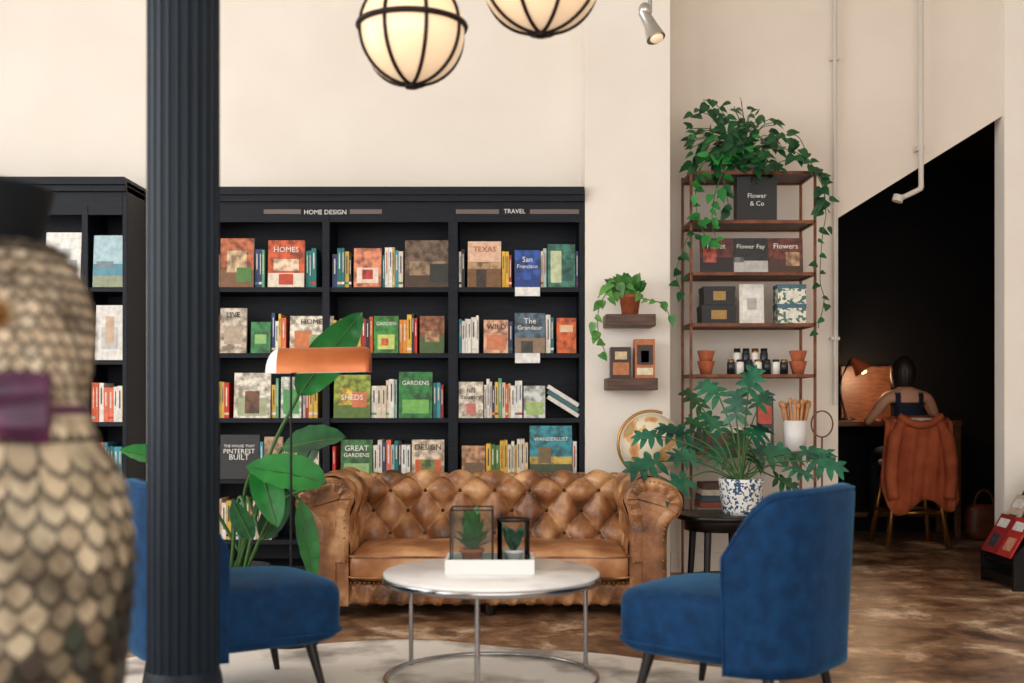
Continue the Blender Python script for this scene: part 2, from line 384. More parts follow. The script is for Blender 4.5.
for px,pz in((515,283.5),(515,350.5)):
    bk.box(X(px,BF),X(px+25,BF),BF+.004,BF+.008,Z(pz+12.5,BF),Z(pz,BF),PAINT,(246,244,240))
zl=[Z(287,BF),Z(360,BF),Z(422,BF),Z(480,BF),Z(540,BF)]
fill(bk,X(90,BF),X(124,BF),zl[2]); fill(bk,X(-30,BF),X(80,BF),zl[1]); fill(bk,X(-30,BF),X(80,BF),zl[2]); fill(bk,X(0,BF),X(124,BF),zl[3]); fill(bk,X(-200,BF),X(-60,BF),zl[0]); fill(bk,-4.6,-3.6,zl[1]); fill(bk,-4.6,-3.6,zl[2])
bk.obj('shelf_books')
m=MB(); cover(m,45,232,80,zl[0],(240,238,232),[(.1,.25,.9,.5,(160,176,184)),(.3,.3,.7,.7,(206,212,214))],photo=False); m.obj('wave_print')
m=MB(); cover(m,93,235,126,zl[0],(176,208,216),[(0,0,1,.22,(150,160,130)),(0,.22,1,.45,(90,150,170)),(.1,.36,.6,.5,(120,140,150))],photo=False); m.obj('seascape_print')
m=MB(); cover(m,95,305,123,zl[1],(232,230,224),[(.2,.2,.8,.6,(200,198,194)),(.35,.3,.65,.8,(206,176,150))],photo=False); m.obj('figure_print')

# ------------------------------------------------------------------ column
m=MB(); cx=X(183.5,4.0)
def fl(a):
    return 1-.06*(abs(math.cos(a*12))**.5)
m.lathe((cx,4.0,0),[(.122,.24),(.122,CEIL-.3)],COLM,240,smooth=False,rf=fl)
m.lathe((cx,4.0,0),[(.0,0),(.145,0),(.145,.1),(.14,.13),(.128,.16),(.132,.2),(.126,.23),(.12,.25)],COLM,64)
m.lathe((cx,4.0,0),[(.12,CEIL-.3),(.15,CEIL-.25),(.15,CEIL-.2),(.19,CEIL-.1),(.19,CEIL)],COLM,64)
m.obj('fluted_column')

# ------------------------------------------------------------------ sofa
sofa=empty('chesterfield_sofa',(-.12,6.65,0))
def tuft(u,v,Pp,Q):
    a=abs(math.sin(math.pi*(u/Pp+v/Q))); b_=abs(math.sin(math.pi*(u/Pp-v/Q)))
    return (a*b_)**.4
def sweep(m,prof,axis,u0,u1,nu,amp,Pp,Q,fade,flip,mt,voff=0):
    pts=catmull(prof,10); L=[0]
    for i in range(1,len(pts)): L.append(L[-1]+(pts[i]-pts[i-1]).length)
    rows=[]
    for i,p in enumerate(pts):
        t=pts[min(i+1,len(pts)-1)]-pts[max(i-1,0)]; t.normalize()
        nrm=Vector((-t.y,t.x))*flip; v=L[i]; am=amp*fade(v/L[-1]); row=[]
        for k in range(nu+1):
            u=u0+(u1-u0)*k/nu
            q=Vector((p.x,p.y))+nrm*(am*(tuft(u,v+voff,Pp,Q)-.6))
            row.append(Vector((u,q.x,q.y)) if axis=='x' else Vector((q.x,u,q.y)))
        rows.append(row)
    m.grid(rows,mt); return pts,L
def local(m,o):
    for i in range(len(m.v)): m.v[i]=m.v[i]-Vector(o)
SO=(-.12,6.65,0)
def buttons(m,pts,L,u0,u1,v1,Pp,Q,voff,flip,axis,dep=.02):
    for ia in range(-90,90):
        for ib in range(-90,90):
            u=Pp*(ia+ib)/2; v=Q*(ia-ib)/2-voff
            if u0<u<u1 and .05<v<v1:
                j=min(range(len(L)),key=lambda k:abs(L[k]-v)); t=pts[min(j+1,len(pts)-1)]-pts[max(j-1,0)]; t.normalize()
                q=Vector((pts[j].x,pts[j].y))+Vector((-t.y,t.x))*flip*(-dep)
                c=(u,q.x,q.y) if axis=='x' else (q.x,u,q.y)
                m.sell(c,(.013,.012,.013),LEAD,n=8,k=6)
m=MB()
xl,xr=-.90,.655
bp=[(6.80,.30),(6.85,.45),(6.875,.55),(6.855,.625),(6.875,.69),(6.93,.73),(7.0,.725),(7.05,.68),(7.065,.60),(7.05,.52),(7.05,.3),(7.05,.07)]
fade=lambda t: 1 if t<.62 else max(.0,1-(t-.62)*6)
pts,L=sweep(m,bp,'x',xl,xr,200,.06,.205,.25,fade,1,LEA,voff=.02)
buttons(m,pts,L,xl+.03,xr-.03,L[-1]*.6,.205,.25,.02,1,'x',.03)
local(m,SO); m.obj('back',parent=sofa)
ap=[(0.0,.30),(0.0,.5),(-.012,.58),(-.03,.64),(0.0,.71),(.07,.75),(.16,.745),(.24,.705),(.285,.635),(.27,.555),(.215,.50),(.2,.43),(.2,.25),(.2,.06)]
for side,xin,name in((-1,-.88,'arm_left'),(1,.633,'arm_right')):
    m=MB(); prof=[(xin+side*o,z) for o,z in ap]
    fd=lambda t: 1 if t<.62 else .12
    pts,L=sweep(m,prof,'y',6.27,7.06,100,.034,.18,.23,fd,-1 if side<0 else 1,LEA,voff=.05)
    buttons(m,pts,L,6.33,7.0,L[-1]*.6,.18,.23,.05,-1 if side<0 else 1,'y',.012)
    poly=[(p.x,p.y) for p in pts]+[(xin,.06)]
    m.prism(poly,'y',6.262,6.28,LEA)
    ins=list(pts); n_=len(ins)
    def inset(d_):
        o=[]
        for i,p in enumerate(ins):
            t=ins[min(i+1,n_-1)]-ins[max(i-1,0)]; t.normalize(); nr=Vector((-t.y,t.x))*(1 if side<0 else -1)
            o.append(p+nr*d_)
        return o
    rows=[]
    for j,(d_,y_) in enumerate(((.004,6.262),(.012,6.248),(.028,6.242),(.05,6.244),(.07,6.25))):
        o=inset(d_); row=[]
        for i,p in enumerate(o):
            row.append(Vector((p.x,y_+.006*math.sin(i*.75)*(j/4)*(1 if .06<i/n_<.72 else 0),p.y)))
        rows.append(row)
    m.grid(rows,LEA)
    o=inset(.069); m.prism([(p.x,p.y) for p in o]+[(xin+side*.069,.08)],'y',6.249,6.27,LEA)
    o=inset(.02)
    for i in range(0,n_,3): m.sell((o[i].x,6.243,o[i].y),(.006,.005,.006),BRASS,n=8,k=4)
    m.prism(poly,'y',7.04,7.06,LEA)
    local(m,SO); m.obj(name,parent=sofa)
m=MB()
fp=[(6.36,.19),(6.31,.185),(6.285,.16),(6.285,.10),(6.30,.065),(6.36,.06)]
sweep(m,fp,'x',-.88,.633,160,.022,.1,.22,lambda t:1,1,LEA)
m.box(-.88,.633,6.33,7.04,.06,.2,LEA)
for k in range(60): m.sell((-.87+k*1.495/59,6.275,.185),(.007,.006,.007),BRASS,n=8,k=4)
for fx in(-1.02,.78,-.12):
    for fy in(6.34,6.98): m.cyl((fx,fy,0),(fx,fy,.07),.025,DARKLEG,r1=.035,n=12)
local(m,SO); m.obj('base',parent=sofa)
m=MB()
m.sell((-.123,6.53,.275),(.755,.31,.085),LEAS,.3,.13,n=96,k=24)
for i,v in enumerate(m.v):
    if v.z>.28: v.z+=.03*(1-((v.x+.123)/.76)**2)*(1-((v.y-6.53)/.32)**2)+.006*math.sin(v.x*9+v.y*5)
local(m,SO); m.obj('seat_cushion',parent=sofa)
m=MB()
def pw(x,e): return math.copysign(abs(x)**e,x)
for zz in(.218,.33):
    m.tube([(-.123+.755*pw(math.cos(2*math.pi*j/96),.13),6.53+.312*pw(math.sin(2*math.pi*j/96),.13),zz) for j in range(96)],.006,LEA,6,closed=True)
local(m,SO); m.obj('cushion_piping',parent=sofa)

# ------------------------------------------------------------------ blue chairs
def chair(loc,rz):
    e=empty('blue_velvet_chair',loc,rz)
    n=44; nv=14
    def plan(t,off):
        a=math.pi*(1.5+t*.46)
        return Vector(((.345-off)*pw(math.cos(a),.62),(.33-off)*pw(math.sin(a),.72)-.02,0))
    def ztop(t):
        t=abs(t); return .85-.03*t*t-(.0 if t<.5 else .20*((t-.5)/.5)**2.4)
    m=MB(); rows=[]
    for i in range(n+1):
        t=-1+2*i/n; zt=ztop(t); z0=.19; sec=[]
        ends=max(0,(abs(t)-.93)/.07); th=.08*(1-ends*.75)
        for k in range(nv+1):
            f=k/nv; z=z0+(zt-.03-z0)*f; fl_=.028*max(0,f-.1)
            q=plan(t,-fl_); sec.append(Vector((q.x,q.y,z)))
        for k in range(1,6):
            an=math.pi*k/6; q=plan(t,-.028*.9+th/2*(1-math.cos(an))); sec.append(Vector((q.x,q.y,zt-.03+.032*math.sin(an))))
        for k in range(nv+1):
            f=1-k/nv; z=z0+(zt-.03-z0)*f; q=plan(t,th-.028*max(0,f-.1)); sec.append(Vector((q.x,q.y,z)))
        rows.append(sec)
    m.grid(rows,VEL,True,cl=True)
    for r_ in(rows[0],rows[-1]): m.add(r_,[tuple(range(len(r_)))],VEL,True)
    m.obj('backrest',parent=e)
    m=MB(); m.tube([r_[nv+1] for r_ in rows],.006,VEL,6)
    for r_ in(rows[0],rows[-1]): m.tube(r_[:nv+2],.006,VEL,6)
    m.obj('piping',parent=e)
    m=MB(); m.sell((0,.06,.325),(.315,.36,.125),VEL,.32,.42,n=64,k=24)
    for v in m.v:
        if v.z>.34: v.z+=.02*max(0,1-(v.x/.33)**2)*max(0,1-((v.y-.06)/.37)**2)
    m.tube([(.317*pw(math.cos(a),.42),.06+.362*pw(math.sin(a),.42),.25) for a in [2*math.pi*k/64 for k in range(64)]],.006,VEL,6,closed=True)
    m.obj('seat',parent=e)
    m=MB()
    for sx in(-1,1):
        for sy in(-1,1):
            x=.22*sx; y=.27 if sy>0 else -.2
            m.cyl((x,y,.235),(x*1.18,y*1.2,0),.024,DARKLEG,r1=.012,n=16)
    m.obj('legs',parent=e)
    return e
chair((.88,4.42,.009),math.radians(52))
chair((-1.15,4.63,.009),math.radians(-58))

# ------------------------------------------------------------------ coffee table
TX,TY=X(491.5,4.83),4.83
m=MB(); 
m.lathe((TX,TY,0),[(0,.432),(.44,.432),(.448,.436),(.448,.455),(.444,.46),(0,.46)],MARB,96)
m.lathe((TX,TY,0),[(.43,.420),(.452,.420),(.452,.445),(.448,.447)],CHROME,96)
ring=lambda z,r: [(TX+r*math.cos(2*math.pi*k/72),TY+r*math.sin(2*math.pi*k/72),z) for k in range(72)]
m.tube(ring(.022,.44),.009,CHROME,8,closed=True)
for a in(-96,24,144):
    a=math.radians(a); m.cyl((TX+.44*math.cos(a),TY+.44*math.sin(a),.012),(TX+.44*math.cos(a),TY+.44*math.sin(a),.43),.01,CHROME,n=12)
m.obj('round_coffee_table')
m=MB(); tz=.461; x0,x1=X(446,4.8),X(534,4.8); y0,y1=4.72,4.95
m.box(x0+.012,x1-.012,y0+.012,y1-.012,tz,tz+.018,WHITE)
m.box(x0,x1,y0,y0+.012,tz,tz+.06,WHITE); m.box(x0,x1,y1-.012,y1,tz,tz+.06,WHITE)
m.box(x0,x0+.012,y0+.012,y1-.012,tz,tz+.06,WHITE); m.box(x1-.012,x1,y0+.012,y1-.012,tz,tz+.06,WHITE)
m.obj('white_tray')

# ------------------------------------------------------------------ leaves
def leaf(m,base,d,nrm,L,W,mt,shape='oval',droop=.2,fold=.25,ns=8):
    d=Vector(d).normalized(); nrm=Vector(nrm); y=nrm.cross(d)
    if y.length<1e-4: y=Vector((1,0,0)).cross(d)
    y.normalize(); z=d.cross(y); rows=[]
    for i in range(ns+1):
        t=i/ns
        if shape=='heart': w=math.sin(math.pi*min(1,(t*.92+.08))**.62)**.9 if t<1 else 0
        elif shape=='lance': w=math.sin(math.pi*t**.8)**.8 if 0<t<1 else 0
        else: w=math.sin(math.pi*(t**.85))**.65 if 0<t<1 else 0
        w=max(w,.02)*W/2
        c=Vector(base)+d*(L*t)-Vector((0,0,1))*(droop*L*t*t)
        row=[]
        for k in(-1,-.55,0,.55,1):
            row.append(c+y*(w*k)+z*(abs(k)*w*fold)+z*(.012*L*math.sin(i*2.1+k*2)))
        rows.append(row)
    m.grid(rows,mt)
def lobed(m,base,d,nrm,L,mt):
    d=Vector(d).normalized(); y=Vector(nrm).cross(d)
    if y.length<1e-4: y=Vector((1,0,0)).cross(d)
    y.normalize(); z=d.cross(y); base=Vector(base)
    leaf(m,base,d,z,L,L*.36,mt,'lance',.15,.15,6)
    for i in range(4):
        t=.05+.19*i; ang=math.radians(122-24*i); ll=L*(.5-.04*abs(i-1.2))
        for s_ in(-1,1):
            dd=d*math.cos(ang)+y*(s_*math.sin(ang))+z*rnd(.15)
            leaf(m,base+d*(t*L)-Vector((0,0,1))*(.15*L*t*t),dd,z,ll,ll*.46,mt,'lance',.25,.1,5)
def rnd(a): return random.uniform(-a,a)
def pot(m,c,r,h,mt=TERRA,rim=True):
    pr=[(0,0),(r*.72,0),(r*.95,h*.8)]
    if rim: pr+=[(r*1.06,h*.8),(r*1.06,h),(r*.92,h),(r*.9,h*.85),(0,h*.85)]
    else: pr+=[(r,h),(r*.9,h),(r*.88,h*.88),(0,h*.88)]
    m.lathe(c,pr,mt,28); m.lathe(c,[(0,h*.87),(r*.9,h*.87)],SOIL,20)
m=MB(); cxx=X(472,4.82); cy=4.825; z0=tz+.02; w=.085; hh=.24
for sx in(-1,1):
    for sy in(-1,1): m.box(cxx+sx*w-.003,cxx+sx*w+.003,cy+sy*w-.003,cy+sy*w+.003,z0,z0+hh,IRON)
    for zz in(z0+.003,z0+hh): m.box(cxx-w,cxx+w,cy+sx*w-.003,cy+sx*w+.003,zz-.003,zz+.003,IRON); m.box(cxx+sx*w-.003,cxx+sx*w+.003,cy-w,cy+w,zz-.003,zz+.003,IRON)
    m.box(cxx-w,cxx+w,cy+sx*w-.001,cy+sx*w+.001,z0+.006,z0+hh-.003,GLASS); m.box(cxx+sx*w-.001,cxx+sx*w+.001,cy-w,cy+w,z0+.006,z0+hh-.003,GLASS)
pot(m,(cxx,cy,z0+.004),.048,.07)
for k in range(60):
    a=k*2.4; el=.35+.06*k; leaf(m,(cxx,cy,z0+.065+.0012*k),(math.cos(a)*1.1,math.sin(a)*1.1,el+.3),(0,0,1),.085+.05*random.random(),.052,LEAFA,'oval',.1)
m.obj('glass_terrarium')
m=MB(); c2=(X(513.5,4.82),4.835,z0)
m.lathe(c2,[(.068,.003),(.068,.19)],GLASS,32)
m.lathe(c2,[(.066,.188),(.071,.188),(.071,.197),(.064,.197)],IRON,32); m.lathe(c2,[(0,.001),(.071,.001),(.071,.009),(0,.009)],IRON,32)
pot(m,(c2[0],c2[1],z0+.009),.042,.06,WHITE)
for k in range(34):
    a=k*2.4; leaf(m,(c2[0],c2[1],z0+.06),(math.cos(a)*.5,math.sin(a)*.5,1),(math.cos(a),math.sin(a),0),.08+.04*random.random(),.036,LEAFB,'oval',.0)
m.obj('glass_cloche')

# ------------------------------------------------------------------ bird of paradise plant
m=MB(); D=6.0; pc=(X(240,D),D,0)
m.lathe(pc,[(0,0),(.11,0),(.15,.3),(.155,.32),(.14,.32),(.135,.28),(0,.28)],mat('grey_planter',(40,42,46),.6),32)
m.lathe(pc,[(0,.285),(.135,.285)],SOIL,20)
BL=[((298,396),(362,303),.12,5.85,(.5,-1,.1),.21,LEAFA),((282,448),(346,432),.0,5.8,(0,-.7,1),.22,LEAFD),((326,482),(246,460),.0,5.65,(.1,-1,.7),.20,LEAFA),
    ((258,462),(278,522),.0,5.75,(.3,-1,.2),.16,LEAFA),((300,500),(314,578),.0,5.8,(.8,-1,.1),.12,LEAFA),((252,540),(233,497),.0,5.8,(-.3,-1,.1),.12,LEAFD),((166,462),(120,446),.0,5.9,(0,-.7,1),.14,LEAFA),
    ((262,540),(290,484),.0,5.9,(.2,-1,.1),.13,LEAFD),((300,470),(322,425),.0,5.9,(-.5,-1,.1),.12,LEAFD)]
for b0,t0,dr,dd,nn,W,mt in BL:
    a=P(b0[0],b0[1],dd); tpt=P(t0[0],t0[1],dd-.05)
    L=(tpt-a).length
    st=Vector((pc[0]+rnd(.05),pc[1]+rnd(.05),.28)); mid=(st+a)/2+Vector((rnd(.04),0,.12 if a.z>.7 else .3))
    m.tube(catmull([st,mid,a],8),.009,STEM,8)
    leaf(m,a,tpt-a,nn,L,W,mt,'oval',.08,.22,14)
    m.tube([a,a+(tpt-a)*.5-Vector((0,.004,.02*L)),a+(tpt-a)*.95-Vector((0,.004,.072*L))],[.006,.004,.002],STEM,6)
m.obj('potted_bird_of_paradise')

# ------------------------------------------------------------------ pharmacy floor lamp
m=MB(); D=5.55; lx=X(291,D); sz=Z(362,D)
m.lathe((lx,D,0),[(0,0),(.13,0),(.13,.015),(.02,.03),(0,.03)],IRON,32)
m.cyl((lx,D,.02),(lx,D,sz-.06),.006,IRON,n=12)
m.cyl((lx,D,sz-.065),(lx+.08,D-.02,sz-.0),.008,IRON,n=12)
xa_,xb_=X(280,D),X(371,D); Rr=.07
tilt=lambda x:-(x-xa_)*-.02
def arc(xx,rr,h): return [Vector((xx,D-.02+rr*math.cos(a),sz-.055+h*math.sin(a)+tilt(xx))) for a in [math.pi*k/20 for k in range(21)]]
m.grid([arc(xa_,Rr,.12),arc(xb_-.03,Rr,.12),arc(xb_-.01,Rr*.96,.114),arc(xb_,Rr*.85,.1)],COPPER); m.grid([arc(xa_,Rr-.004,.115),arc(xb_-.03,Rr-.004,.115)],WHITE)
m.add(arc(xb_,Rr*.85,.1),[tuple(range(21))],COPPER)
WE=mat('white_enamel',(240,236,230),.3)
rows=[]
for i in range(9):
    f=i/8*math.pi/2; xx=xa_-.065*math.sin(f); c_=max(.02,math.cos(f))
    rows.append([Vector((xx,D-.02+(Rr-.002)*c_*math.cos(a),sz-.055+.117*c_*math.sin(a)*1.0)) for a in [math.pi*k/20 for k in range(21)]])
m.grid(rows,WE)
m.cyl((xa_+.05,D-.02,sz-.02),(xb_-.05,D-.02,sz-.015),.018,mat('lamp_tube',(255,236,206),.4,emit=1.2),n=16)
m.obj('pharmacy_floor_lamp')

# ------------------------------------------------------------------ side table + philodendron + globe
m=MB(); sc=(X(720,6.5),6.5); BLK=mat('black_lacquer',(12,11,12),.35); th=Z(514,6.45)
m.lathe((sc[0],sc[1],0),[(0,th-.03),(.24,th-.03),(.25,th-.02),(.25,th-.005),(.24,th),(0,th)],BLK,48)
m.lathe((sc[0],sc[1],0),[(.19,th-.09),(.2,th-.09),(.2,th-.03)],BLK,32)
for k in range(4):
    a=math.pi/4+k*math.pi/2+.2
    m.cyl((sc[0]+.16*math.cos(a),sc[1]+.16*math.sin(a),th-.03),(sc[0]+.19*math.cos(a),sc[1]+.19*math.sin(a),0),.022,BLK,r1=.014,n=12)
m.tube([(sc[0]+.18*math.cos(2*math.pi*k/32),sc[1]+.18*math.sin(2*math.pi*k/32),.18) for k in range(32)],.009,BLK,8,closed=True)
m.obj('black_side_table')
POTP=mat('patterned_ceramic',(50,84,118),.35,c2=(236,236,232),scale=60,detail=1,lo=.44,hi=.48)
m=MB(); pc=Vector((X(741,6.42),6.42,th))
m.lathe(pc,[(0,0),(.09,0),(.105,.03),(.122,.18),(.124,.2),(.112,.2),(.108,.175),(0,.175)],POTP,40); m.lathe(pc,[(0,.18),(.108,.18)],SOIL,20)
LT=[(632,462),(640,432),(662,486),(668,424),(690,394),(688,440),(712,380),(712,416),(734,398),(750,374),(740,430),(764,392),(776,444),(800,452),(808,470),(838,462),(826,448),(792,484),(694,420),(720,446),(762,456),(676,452),(756,424)]
for (a,b_) in LT:
    dd=6.42+rnd(.25); tip=P(a,b_,dd); base=pc+Vector((rnd(.03),rnd(.03),.18))
    out=tip-base; hl=out.length; L=random.uniform(.14,.21)
    lb=base+out*max(.3,(hl-L*.7)/hl)+Vector((0,0,.03))
    m.tube(catmull([base,(base+lb)/2+Vector((0,0,.05)),lb],6),.0045,STEM,6)
    dv=(tip-lb).normalized()+Vector((rnd(.4),rnd(.4),-.15))
    lobed(m,lb,dv,Vector((rnd(.7),-.9,.8)),L,LEAFB if random.random()<.75 else LEAFD)
m.obj('potted_philodendron')
GLM=bpy.data.materials.new('globe_map'); GLM.use_nodes=True
nt=GLM.node_tree; b=nt.nodes['Principled BSDF']; b.inputs['Roughness'].default_value=.35
tc=nt.nodes.new('ShaderNodeTexCoord'); n1=nt.nodes.new('ShaderNodeTexNoise'); n1.inputs['Scale'].default_value=6; n1.inputs['Detail'].default_value=6
r1=nt.nodes.new('ShaderNodeValToRGB'); r1.color_ramp.interpolation='CONSTANT'; e=r1.color_ramp.elements
e[0].position=0; e[0].color=lin((236,224,198)); e[1].position=.55; e[1].color=lin((222,178,120)); q=e.new(.6); q.color=lin((206,140,96)); q=e.new(.66); q.color=lin((170,170,120))
nt.links.new(tc.outputs['Object'],n1.inputs[0]); nt.links.new(n1.outputs[0],r1.inputs[0]); nt.links.new(r1.outputs[0],b.inputs['Base Color'])
m=MB(); gd=7.24; g=P(651,444,gd); gr=.19
tl=Matrix.Rotation(math.radians(20),4,'Y')
m.sell(g,(gr,gr,gr),GLM,n=40,k=20)
m.tube([g+tl@Vector((-(gr+.015)*math.sin(a),0,(gr+.015)*math.cos(a))) for a in [math.pi*k/24 for k in range(25)]],.009,BRASS,8)
m.cyl((g.x,g.y,.03),(g.x,g.y,g.z-gr-.012),.014,WOOD); m.lathe((g.x,g.y,g.z-gr-.05),[(.012,0),(.04,.02),(.02,.04)],BRASS,20)
m.lathe((g.x,g.y,0),[(0,0),(.16,0),(.16,.02),(.05,.05),(0,.05)],WOOD,32)
m.obj('floor_world_globe')

# ------------------------------------------------------------------ pilaster floating shelves
m=MB(); m.box(X(606,7.25),X(656,7.25),7.25,7.5,Z(326,7.25),Z(314,7.25),WOOD); m.obj('floating_shelf',bevel=.004)
m=MB(); m.box(X(607,7.25),X(658,7.25),7.25,7.5,Z(390,7.25),Z(378,7.25),WOOD); m.obj('floating_shelf',bevel=.004)
zt=Z(314,7.25)
m=MB(); pc=Vector((X(630,7.36),7.36,zt)); pot(m,pc,.07,.13)
def vine(m,pts,sp,L,mt,shape='heart',jit=.03):
    c=catmull(pts,8); m.tube(c,.003,STEM,5); acc=0
    for i in range(1,len(c)):
        acc+=(c[i]-c[i-1]).length
        if acc>sp:
            acc=0; a=random.uniform(0,6.28)
            dv=Vector((math.cos(a),-.4+rnd(.5),-.5+rnd(.7))); ll=L*random.uniform(.7,1.2)
            leaf(m,c[i]+Vector((rnd(jit),-abs(rnd(jit)),rnd(jit))),dv,(rnd(.4),-1,.6),ll,ll*.72,mt,shape,.2,.2,6)
s0=pc+Vector((0,0,.12))
for _ in range(26):
    a=random.uniform(0,6.28); r=random.uniform(.3,1); tipv=Vector((math.cos(a)*.12*r-.03,-abs(math.sin(a))*.03*r,.03+.09*random.random()))
    m.tube([s0,s0+tipv*.9],.003,STEM,5); leaf(m,s0+tipv*.7,tipv+Vector((0,-.03,.03)),(rnd(.4),-1,.8),.08,.06,LEAFP,'heart',.1)
def PP(l,d): return [P(a,b_,d) for a,b_ in l]
vine(m,[s0]+PP([(612,290),(600,305),(598,330),(605,352)],7.2),.036,.068,LEAFP)
vine(m,[s0]+PP([(610,282),(598,298)],7.22),.03,.07,LEAFP)
vine(m,[s0]+PP([(650,300),(664,305),(670,318)],7.2),.04,.065,LEAFP)
m.obj('potted_pothos')
zt2=Z(378,7.25)+.001
m=MB()
def tinbox(m,a,b_,top,zb,d,c1,parts,dep=.12):
    x0,x1=X(a,d),X(b_,d); z1=Z(top,d); m.box(x0,x1,d,d+dep,zb,z1,PAINT,c1); w=x1-x0; h=z1-zb
    for (u0,v0,u1,v1,c) in parts: m.box(x0+u0*w,x0+u1*w,d-.002,d,zb+v0*h,zb+v1*h,PAINT,c)
tinbox(m,611,631,347,zt2,7.3,(60,44,34),[(.1,.1,.9,.5,(196,120,70)),(.2,.6,.8,.85,(226,200,160))]); m.obj('gift_box')
m=MB(); tinbox(m,635,655,339,zt2,7.3,(190,110,60),[(.1,.34,.9,.85,(60,46,40)),(.3,.4,.7,.7,(220,190,150)),(.1,.08,.9,.26,(236,220,190))]); m.obj('gift_box')

# ------------------------------------------------------------------ etagere
SD=7.45; sb=7.82
sx0,sx1=X(691,SD),X(815,SD)
SY=[171,220,272,323,374,452,515]
m=MB()
for x_ in(sx0,sx1):
    for y_ in(SD,sb): m.box(x_-.008,x_+.008,y_-.008,y_+.008,0,Z(167,SD),RUST)
zs=[Z(p,SD) for p in SY]
for z_ in zs:
    for y_ in(SD,sb): m.box(sx0,sx1,y_-.008,y_+.008,z_-.022,z_-.001,RUST)
    for x_ in(sx0,sx1): m.box(x_-.008,x_+.008,SD,sb,z_-.022,z_-.001,RUST)
    m.box(sx0+.009,sx1-.009,SD+.009,sb-.009,z_-.012,z_-.001,WOOD)
m.obj('metal_etagere')
m=MB(); tinbox(m,737,777,177,zs[1],7.5,(18,18,21),[]); m.text('Flower',.05,X(757,7.5),7.498,zs[1]+.15,TXTW,maxw=.12); m.text('& Co',.05,X(757,7.5),7.498,zs[1]+.1,TXTW,maxw=.09); m.obj('black_gift_box')
m=MB()
for a,b_,c,t,pr in((700,733,(110,46,40),'Floret',[(0,0,1,.45,(36,30,30)),(.1,.3,.5,.7,(196,90,70))]),(734,768,(34,34,36),'Flower Fay',[(0,0,1,.35,(196,192,186)),(.0,.3,.3,.45,(120,120,120))]),(769,803,(120,56,42),'Flowers',[(0,0,1,.4,(80,52,40)),(.5,.2,.9,.6,(210,170,130))])):
    cover(m,a,238,b_,zs[2],c,pr,t,TXTW,.7,y=7.5)
m.obj('cookbooks')
m=MB()
for k,(a,b_) in enumerate(((702,736),(704,735))):
    x0,x1=X(a,7.52),X(b_,7.52); h=.12; z0_=zs[3]+k*.122; m.box(x0,x1,7.52,7.72,z0_,z0_+h,PAINT,(18,18,20)); m.box(x0+.06,x1-.06,7.518,7.52,z0_+.03,z0_+.09,PAINT,(180,140,66))
    m.box(x0-.003,x1+.003,7.517,7.723,z0_+.088,z0_+h,PAINT,(26,26,29))
m.obj('black_boxes')
m=MB(); cover(m,740,284,764,zs[3],(232,226,216),[(.12,.1,.88,.9,(240,238,230)),(.3,.35,.7,.65,(190,186,178))],photo=False,y=7.5); m.obj('framed_card')
m=MB()
for k in range(2):
    x0,x1=X(778,7.5),X(806,7.5); z0_=zs[3]+k*.127; m.box(x0,x1,7.5,7.64,z0_,z0_+.125,mat('floral_tin',(60,104,92),.4,c2=(236,232,214),scale=40,detail=2,lo=.47,hi=.53)); m.box(x0+.05,x1-.05,7.498,7.5,z0_+.035,z0_+.085,PAINT,(240,236,224)); m.box(x0-.002,x1+.002,7.497,7.643,z0_+.1,z0_+.1255,PAINT,(70,110,130))
m.obj('floral_tins')
def bowl(a,r,h,z0_,d,name='terracotta_cup'):
    m=MB(); 
    for k in range(2):
        m.lathe((X(a,d),d,z0_+k*h*.8),[(0,0),(r*.6,0),(r,h),(r*.92,h),(r*.5,.012),(0,.012)],TERRA,24)
    m.obj(name)
bowl(706,.058,.085,zs[4],7.55); bowl(798,.058,.085,zs[4],7.55)
JARW=mat('jar_white',(236,232,224),.3); JARB=mat('jar_black',(24,28,36),.3)
m=MB()
for i,(a,row) in enumerate(((731,0),(740,0),(749,0),(758,0),(767,0),(776,0),(784,0),(737,1),(746,1),(755,1),(764,1))):
    d=7.52 if row==0 else 7.6; rr=.026; z0_=zs[4]; hh=.095 if row==0 else .17
    m.lathe((X(a,d),d,z0_),[(0,0),(rr,0),(rr,hh*.8),(rr*.8,hh*.85),(0,hh*.85)],JARW if i%2 else JARB,16); m.lathe((X(a,d),d,z0_),[(rr*.85,hh*.82),(rr*.85,hh),(0,hh)],JARB if i%3 else BRASS,16)
m.obj('candle_jars')
m=MB(); cover(m,757,396,774,zs[5]+.0,(60,52,48),[(.1,.5,.9,.9,(190,70,50)),(.2,.1,.8,.4,(226,214,190))],y=7.5); m.obj('magazine')
m=MB(); pc=Vector((X(795,7.56),7.56,zs[5])); m.lathe(pc,[(0,0),(.07,0),(.075,.2),(.07,.2),(.065,.02),(0,.02)],WHITE,24)
for k in range(18):
    a=k*2.4; t=Vector((math.cos(a)*.09,math.sin(a)*.05,.31+rnd(.02))); m.tube([pc+Vector((math.cos(a)*.03,math.sin(a)*.03,.02)),pc+t],.009,WOODL,8)
    m.sell(pc+t,(.016,.014,.022),WOODL,n=8,k=6)
m.obj('brush_pot')
m=MB(); m.box(X(700,7.5),X(745,7.5),7.5,7.75,zs[5],zs[5]+.12,WOOD); m.box(X(703,7.5),X(742,7.5),7.51,7.74,zs[5]+.12,zs[5]+.16,PAINT,(214,206,190)); m.obj('wood_crate',bevel=.003)
m=MB(); 
for k in range(5): m.box(X(700+k*.8,7.5),X(765-k,7.5),7.5,7.75,zs[6]+k*.04,zs[6]+k*.04+.037,PAINT,[(190,180,160),(150,70,50),(60,80,90),(214,206,190),(90,60,44)][k])
m.obj('stacked_books')
